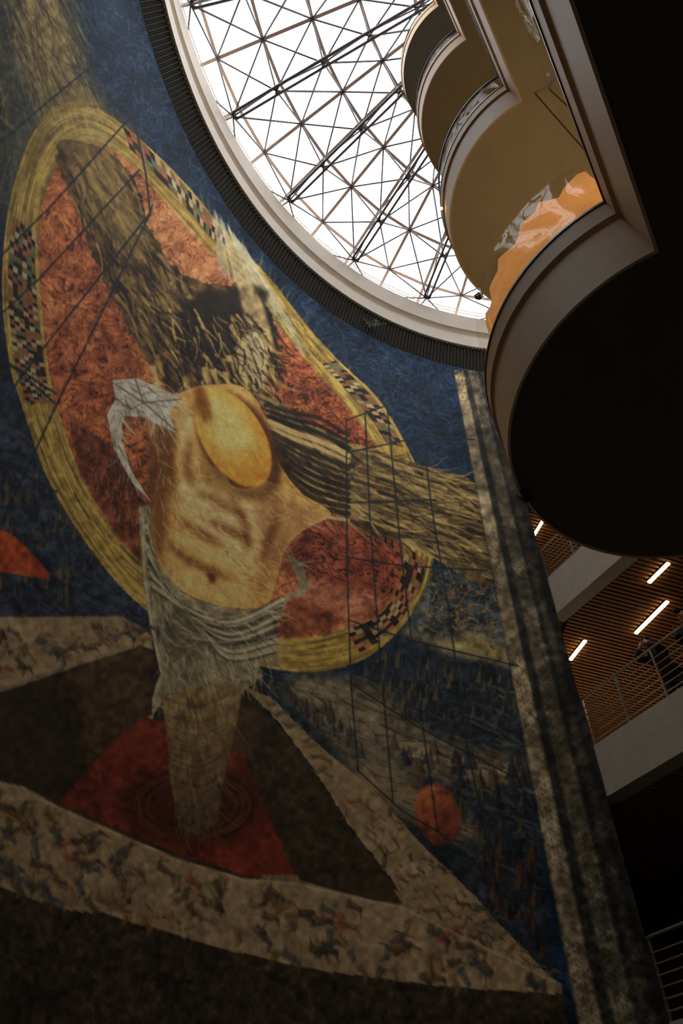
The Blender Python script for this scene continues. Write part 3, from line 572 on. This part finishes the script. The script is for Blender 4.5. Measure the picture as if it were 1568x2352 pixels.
# ------------------------------------------------------------ far gallery floors
E0 = Vector((5.06, 11.85)); ED = Vector((.444, -.896)).normalized(); EN = Vector((.896, .444)).normalized()
def ep(s, o=0): q = E0+ED*s+EN*o; return (q.x, q.y)
gl = {1.9: 'lowest gallery floor behind the mural edge, in deep shadow', 6.3: 'gallery floor where two people stand at the railing', 10.7: 'gallery floor with pale fascia just under the big black balcony underside', 15.1: 'upper gallery floor whose lit ceiling shows beside the mural edge', 19.5: 'highest gallery floor, hidden behind the stacked balconies'}
for h, lab in gl.items():
    zt_ = ZC+h+1.0+(.0 if h != 10.7 else .1); t = thing('gallery_floor', (*ep(1), ZC+h), lab, 'gallery floor', 'gallery floors right of the mural')
    e0 = ep(-.1, .06); e1 = ep(6.4, .06)
    poly = [e0, e1, (20, e1[1]), (20, 19), (5.3, 19), (5.3, 12.7)]
    MB().prism(poly, ZC+h+.12, zt_).build('slab', 'slab', t)
    mb = MB(); P = [ep(-.1, 0), ep(6.4, 0), ep(6.4, .35), ep(-.1, .35)]
    mb.prism(P, ZC+h, zt_+.02); mb.build('fascia', 'fascia2', t)
    mb = MB(); ld = Vector((.27, -.963)); lp = Vector((.963, .27))
    for k in range(100):
        c = Vector((6.0, 18.0))+ld*(k*.115-.5)
        rot = Matrix.Rotation(atan2(lp.y, lp.x), 3, 'Z')
        rel = (c-E0); so = .36
        s0 = (so-rel.dot(EN))/lp.dot(EN); s0 = max(s0, (5.4-c.x)/lp.x); L = 9
        m_ = c+lp*(s0+L/2); 
        if m_.y > 19: continue
        mb.box((m_.x, m_.y, ZC+h+.04), (L, .055, .09), rot)
    mb.build('slat_ceiling', 'wood', t)
struct(MB().box((5.15, 15.8, 10), (.2, 6.4, 20)).build('wall_gallery', mat('warm_wall', (160, 118, 80), .8)))
struct(MB().box((12.6, 19.1, 10), (15, .2, 20)).build('wall_gallery_back', mat('warm_wall2', (120, 84, 56), .8)))
def lamp_strip(p, q, h, lab):
    p = Vector((*p, ZC+h-.05)); q = Vector((*q, ZC+h-.05)); t = thing('linear_lamp', (p+q)/2, lab, 'lamp', 'warm strip lamps on slatted ceilings')
    mb = MB(); bar(mb, p, q, .075, .04); mb.build('diffuser', 'lamp', t); mb = MB(); bar(mb, p+Vector((0, 0, .035)), q+Vector((0, 0, .035)), .1, .03); mb.build('housing', 'lampb', t)
lamp_strip((5.8, 13.4), (5.97, 12.65), 10.70, 'warm strip lamp nearest the mural edge, above the steel railing')
lamp_strip((7.06, 12.3), (7.42, 11.16), 10.70, 'longest warm strip lamp, above the people at the railing')
lamp_strip((6.81, 10.6), (7.03, 9.98), 10.70, 'warm strip lamp closest to the black balcony underside')
lamp_strip((5.67, 13.3), (5.83, 12.6), 15.10, 'highest warm strip lamp, squeezed between mural edge and black balcony')
def railing(h, s0, s1, lab):
    t = thing('steel_railing', (*ep(s0, .12), ZC+h), lab, 'railing', 'steel railings of the galleries'); n = int((s1-s0)/.95)
    for k in range(n+1):
        x, y = ep(s0+(s1-s0)*k/n, .12); MB().box((x, y, ZC+h+.56), (.03, .05, 1.12), Matrix.Rotation(atan2(ED.y, ED.x), 3, 'Z')).build('post', 'rail', t)
    for j in range(1, 7): MB().tube([(*ep(s0, .1), ZC+h+.15*j), (*ep(s1, .1), ZC+h+.15*j)], .012, 6).build('rail_bar', 'rail', t)
    MB().tube([(*ep(s0-.05, .12), ZC+h+1.13), (*ep(s1+.05, .12), ZC+h+1.13)], .024, 8).build('handrail', 'rail', t)
railing(7.32, 0, 5.7, 'steel railing with horizontal bars where two people stand')
railing(11.82, 0, 5.7, 'steel railing above the pale fascia, partly behind the black balcony')
railing(2.92, 0, 5.7, 'steel railing of the lowest gallery, nearly lost in shadow at the lower right')

# ------------------------------------------------------------ people
def skin(name, nodes, edges, m, parent, root, f2w, sub=1):
    idx = {k: i for i, k in enumerate(nodes)}; o0 = world_loc(parent) if parent else Vector((0, 0, 0))
    me = bpy.data.meshes.new(name); me.from_pydata([tuple(f2w(v[:3])-o0) for v in nodes.values()], [(idx[a], idx[b]) for a, b in edges], [])
    o = bpy.data.objects.new(name, me); COL.objects.link(o); md = o.modifiers.new('Skin', 'SKIN'); md.use_smooth_shade = True
    if not me.skin_vertices: return o
    for k, v in nodes.items():
        sv = me.skin_vertices[0].data[idx[k]]; sv.radius = (v[3], v[3]); sv.use_root = (k == root)
    s = o.modifiers.new('Sub', 'SUBSURF'); s.levels = sub; s.render_levels = sub; me.materials.append(M[m])
    if parent: o.parent = parent
    return o
def person(base, yaw, J, coat, lab, capped):
    c, s = cos(yaw), sin(yaw); B = Vector(base)
    def w(p): return B+Vector((p[0]*c-p[1]*s, p[0]*s+p[1]*c, p[2]))
    N = {}; E = []
    N['pel'] = (*J['pel'], .12); N['wst'] = (*J['wst'], .11); N['chs'] = (*J['chs'], .14); N['nkb'] = (*J['nkb'], .07); N['nk'] = (*J['nk'], .05)
    hx, hy, hz = J['head']; N['chin'] = (hx+.02, hy, hz-.07, .06); N['hd'] = (hx, hy, hz, .085); N['top'] = (hx-.01, hy, hz+.06, .075); N['nose'] = (hx+.095, hy, hz-.01, .014); N['ns2'] = (hx+.11, hy, hz-.025, .012)
    E += [('pel', 'wst'), ('wst', 'chs'), ('chs', 'nkb'), ('nkb', 'nk'), ('nk', 'chin'), ('chin', 'hd'), ('hd', 'top'), ('hd', 'nose'), ('nose', 'ns2')]
    for q, sg in (('l', 1), ('r', -1)):
        N['er'+q] = (hx-.005, hy+sg*.09, hz-.005, .018); E.append(('hd', 'er'+q))
        for nm, r in (('sh', .065), ('el', .045), ('wr', .03), ('pm', .034)): N[nm+q] = (*J[nm+q], r)
        E += [('chs', 'sh'+q), ('sh'+q, 'el'+q), ('el'+q, 'wr'+q), ('wr'+q, 'pm'+q)]
        pw = Vector(J['pm'+q]); d = (pw-Vector(J['wr'+q])).normalized(); sd = d.cross(Vector((1, 0, .2))).normalized() if abs(d.x) < .9 else Vector((0, 1, 0))
        for f, (o_, L) in enumerate(((-.03, .065), (-.01, .078), (.01, .072), (.03, .058))):
            a_ = pw+sd*o_+d*.03; b2 = a_+d*L*.5+Vector((.012, 0, 0)); e_ = a_+d*L*.8+Vector((.03, 0, -.01))
            N[f'f{q}{f}a'] = (*a_, .010); N[f'f{q}{f}b'] = (*b2, .009); N[f'f{q}{f}c'] = (*e_, .008); E += [('pm'+q, f'f{q}{f}a'), (f'f{q}{f}a', f'f{q}{f}b'), (f'f{q}{f}b', f'f{q}{f}c')]
        a_ = pw-sd*.04-d*.01; N['th'+q] = (*a_, .011); N['tk'+q] = (*(a_-sd*.015+d*.04), .009); E += [('wr'+q, 'th'+q), ('th'+q, 'tk'+q)]
        for nm, r in (('hp', .09), ('kn', .06), ('an', .042), ('to', .035)): N[nm+q] = (*J[nm+q], r)
        E += [('pel', 'hp'+q), ('hp'+q, 'kn'+q), ('kn'+q, 'an'+q), ('an'+q, 'to'+q)]
    t = thing('person', base, lab, 'person')
    skin('body', N, E, 'skin', t, 'pel', w, 2)
    g = lambda ks, d: {k: (*N[k][:3], N[k][3]+d) for k in ks}
    ks = ['pel', 'wst', 'chs', 'nkb', 'shl', 'ell', 'wrl', 'shr', 'elr', 'wrr']
    skin('jacket', g(ks, .03), [e for e in E if e[0] in ks and e[1] in ks], coat, t, 'pel', w, 2)
    ks = ['pel', 'hpl', 'knl', 'anl', 'hpr', 'knr', 'anr']; skin('trousers', g(ks, .022), [e for e in E if e[0] in ks and e[1] in ks], 'jean', t, 'pel', w, 2)
    for q in 'lr':
        d_ = {'an'+q: (*N['an'+q][:2], .05, .055), 'to'+q: (*N['to'+q][:2], .04, .045)}; skin('shoe', d_, [('an'+q, 'to'+q)], 'blackp', t, 'an'+q, w, 2)
        sg = 1 if q == 'l' else -1; e = w((hx+.082, hy+sg*.032, hz+.012)); mb = MB(); mb.lathe([(.001, -.012), (.009, -.007), (.012, 0), (.009, .007), (.001, .012)], (e.x, e.y), 8); mb.v = [(x, y, z_+e.z) for x, y, z_ in mb.v]; mb.build('eye', 'chan', t, smooth=True)
    mb = MB(); vs = []; n1_, n2_ = 16, 8
    for j in range(n2_+1):
        ph = pi/2-j/n2_*(1.75)
        for k in range(n1_):
            a_ = 2*pi*k/n1_; fr = max(cos(a_), 0); zz = max(sin(ph), -.35 if fr < .3 else .38); r_ = cos(ph) if sin(ph) == zz else sqrt(max(1-zz*zz, 0))
            vs.append(w((hx-.012+.104*r_*cos(a_), hy+.1*r_*sin(a_), hz+.035+.118*zz)))
    mb.add(vs, [(j*n1_+k, j*n1_+(k+1) % n1_, (j+1)*n1_+(k+1) % n1_, (j+1)*n1_+k) for j in range(n2_) for k in range(n1_)]); mb.build('cap' if capped else 'hair', 'cap' if capped else 'hair', t, smooth=True)
    if capped: mb = MB(); mb.add([w(v) for v in ((hx+.07, hy-.07, hz+.07), (hx+.16, hy-.05, hz+.055), (hx+.17, hy+.05, hz+.055), (hx+.07, hy+.07, hz+.07), (hx+.07, hy-.07, hz+.085), (hx+.16, hy-.05, hz+.065), (hx+.17, hy+.05, hz+.065), (hx+.07, hy+.07, hz+.085))], [(0, 1, 2, 3), (4, 5, 6, 7), (0, 1, 5, 4), (1, 2, 6, 5), (2, 3, 7, 6), (3, 0, 4, 7)]); mb.build('cap_brim', 'cap', t)
    return t
yaw = atan2(-EN.y, -EN.x)
J1 = dict(pel=(-.28, 0, .9), wst=(-.2, 0, 1.02), chs=(-.04, 0, 1.2), nkb=(.04, 0, 1.31), nk=(.08, 0, 1.36), head=(.13, 0, 1.47), shl=(.0, .19, 1.25), shr=(.0, -.19, 1.25), ell=(.24, .24, 1.19), elr=(.24, -.24, 1.19), wrl=(.27, .1, 1.36), wrr=(.27, -.1, 1.36), pml=(.25, .06, 1.43), pmr=(.25, -.06, 1.43),
          hpl=(-.3, .1, .86), hpr=(-.3, -.1, .86), knl=(-.26, .12, .48), knr=(-.22, -.12, .48), anl=(-.34, .12, .08), anr=(-.3, -.12, .08), tol=(-.16, .14, .04), tor=(-.12, -.14, .04))
J2 = dict(pel=(0, 0, .93), wst=(0, 0, 1.08), chs=(-.01, 0, 1.3), nkb=(0, 0, 1.44), nk=(.01, 0, 1.49), head=(.04, 0, 1.62), shl=(0, .2, 1.4), shr=(0, -.2, 1.4), ell=(.02, .27, 1.12), elr=(.08, -.28, 1.15), wrl=(.24, .24, 1.17), wrr=(.26, -.1, 1.2), pml=(.31, .22, 1.18), pmr=(.31, -.05, 1.22),
          hpl=(0, .1, .88), hpr=(0, -.1, .88), knl=(.03, .12, .48), knr=(.01, -.12, .48), anl=(-.03, .13, .08), anr=(-.03, -.13, .08), tol=(.13, .15, .04), tor=(.13, -.15, .04))
zf = ZC+7.32
person((*ep(1.75, .46), zf), yaw, J1, 'jack1', 'person in dark checked jacket leaning on the railing with hands raised to the face', False)
person((*ep(2.62, .50), zf), yaw-.25, J2, 'jack2', 'person in dark coat and cap standing at the railing by the right photo edge', True)

# ------------------------------------------------------------ light
w = bpy.data.worlds.new('sky'); S_.world = w; w.use_nodes = True; bg = w.node_tree.nodes['Background']; bg.inputs[0].default_value = (.965, .975, 1, 1); bg.inputs[1].default_value = 5.9
def area(name, loc, size, power, col, rot=(0, 0, 0), disk=False, portal=False):
    l = bpy.data.lights.new(name, 'AREA'); l.shape = 'DISK' if disk else 'SQUARE'; l.size = size; l.energy = power; l.color = col
    if portal: l.cycles.is_portal = True
    o = bpy.data.objects.new(name, l); COL.objects.link(o); o.location = loc; o.rotation_euler = rot; return o
area('skylight_portal', (C1[0], C1[1], ZC+HT+4.3), 26, 1, (1, 1, 1), disk=False, portal=True)
WC = (1, .76, .48)
area('warm_uplight', (3.2, 2.1, ZC+LV[0]+1.0), 1.6, 20, WC, (pi, 0, 0))
area('warm_uplight', (3.1, 2.0, ZC+LV[1]+1.0), 1.8, 18, WC, (pi, 0, 0))
l = bpy.data.lights.new('paper_backlight', 'POINT'); l.energy = 34; l.color = WC; l.shadow_soft_size = .15  # added light without a fixture, brightens the kraft paper from behind
o = bpy.data.objects.new('paper_backlight', l); COL.objects.link(o); o.location = (2.5, 2.2, ZC+LV[0]+1.5)
area('gallery_light', (7.5, 12.5, ZC+10.4), 2, 28, WC); area('gallery_light', (7, 14.5, ZC+8.0), 2, 22, WC, (pi, 0, 0)); area('gallery_light', (7, 13.5, ZC+14.9), 2, 14, WC)
area('gallery_light', (7, 13.5, ZC+12.4), 2, 14, WC, (pi, 0, 0))

cam = bpy.data.cameras.new('camera'); co_ = bpy.data.objects.new('camera', cam); COL.objects.link(co_)
cam.sensor_fit = 'VERTICAL'; cam.sensor_height = 36; cam.sensor_width = 24; cam.lens = 24; cam.clip_start = .05; cam.clip_end = 200
fw = Vector(AZ); co_.matrix_world = Matrix(((AX[0], AY[0], -fw.x, 0), (AX[1], AY[1], -fw.y, 0), (AX[2], AY[2], -fw.z, ZC), (0, 0, 0, 1)))
S_.camera = co_
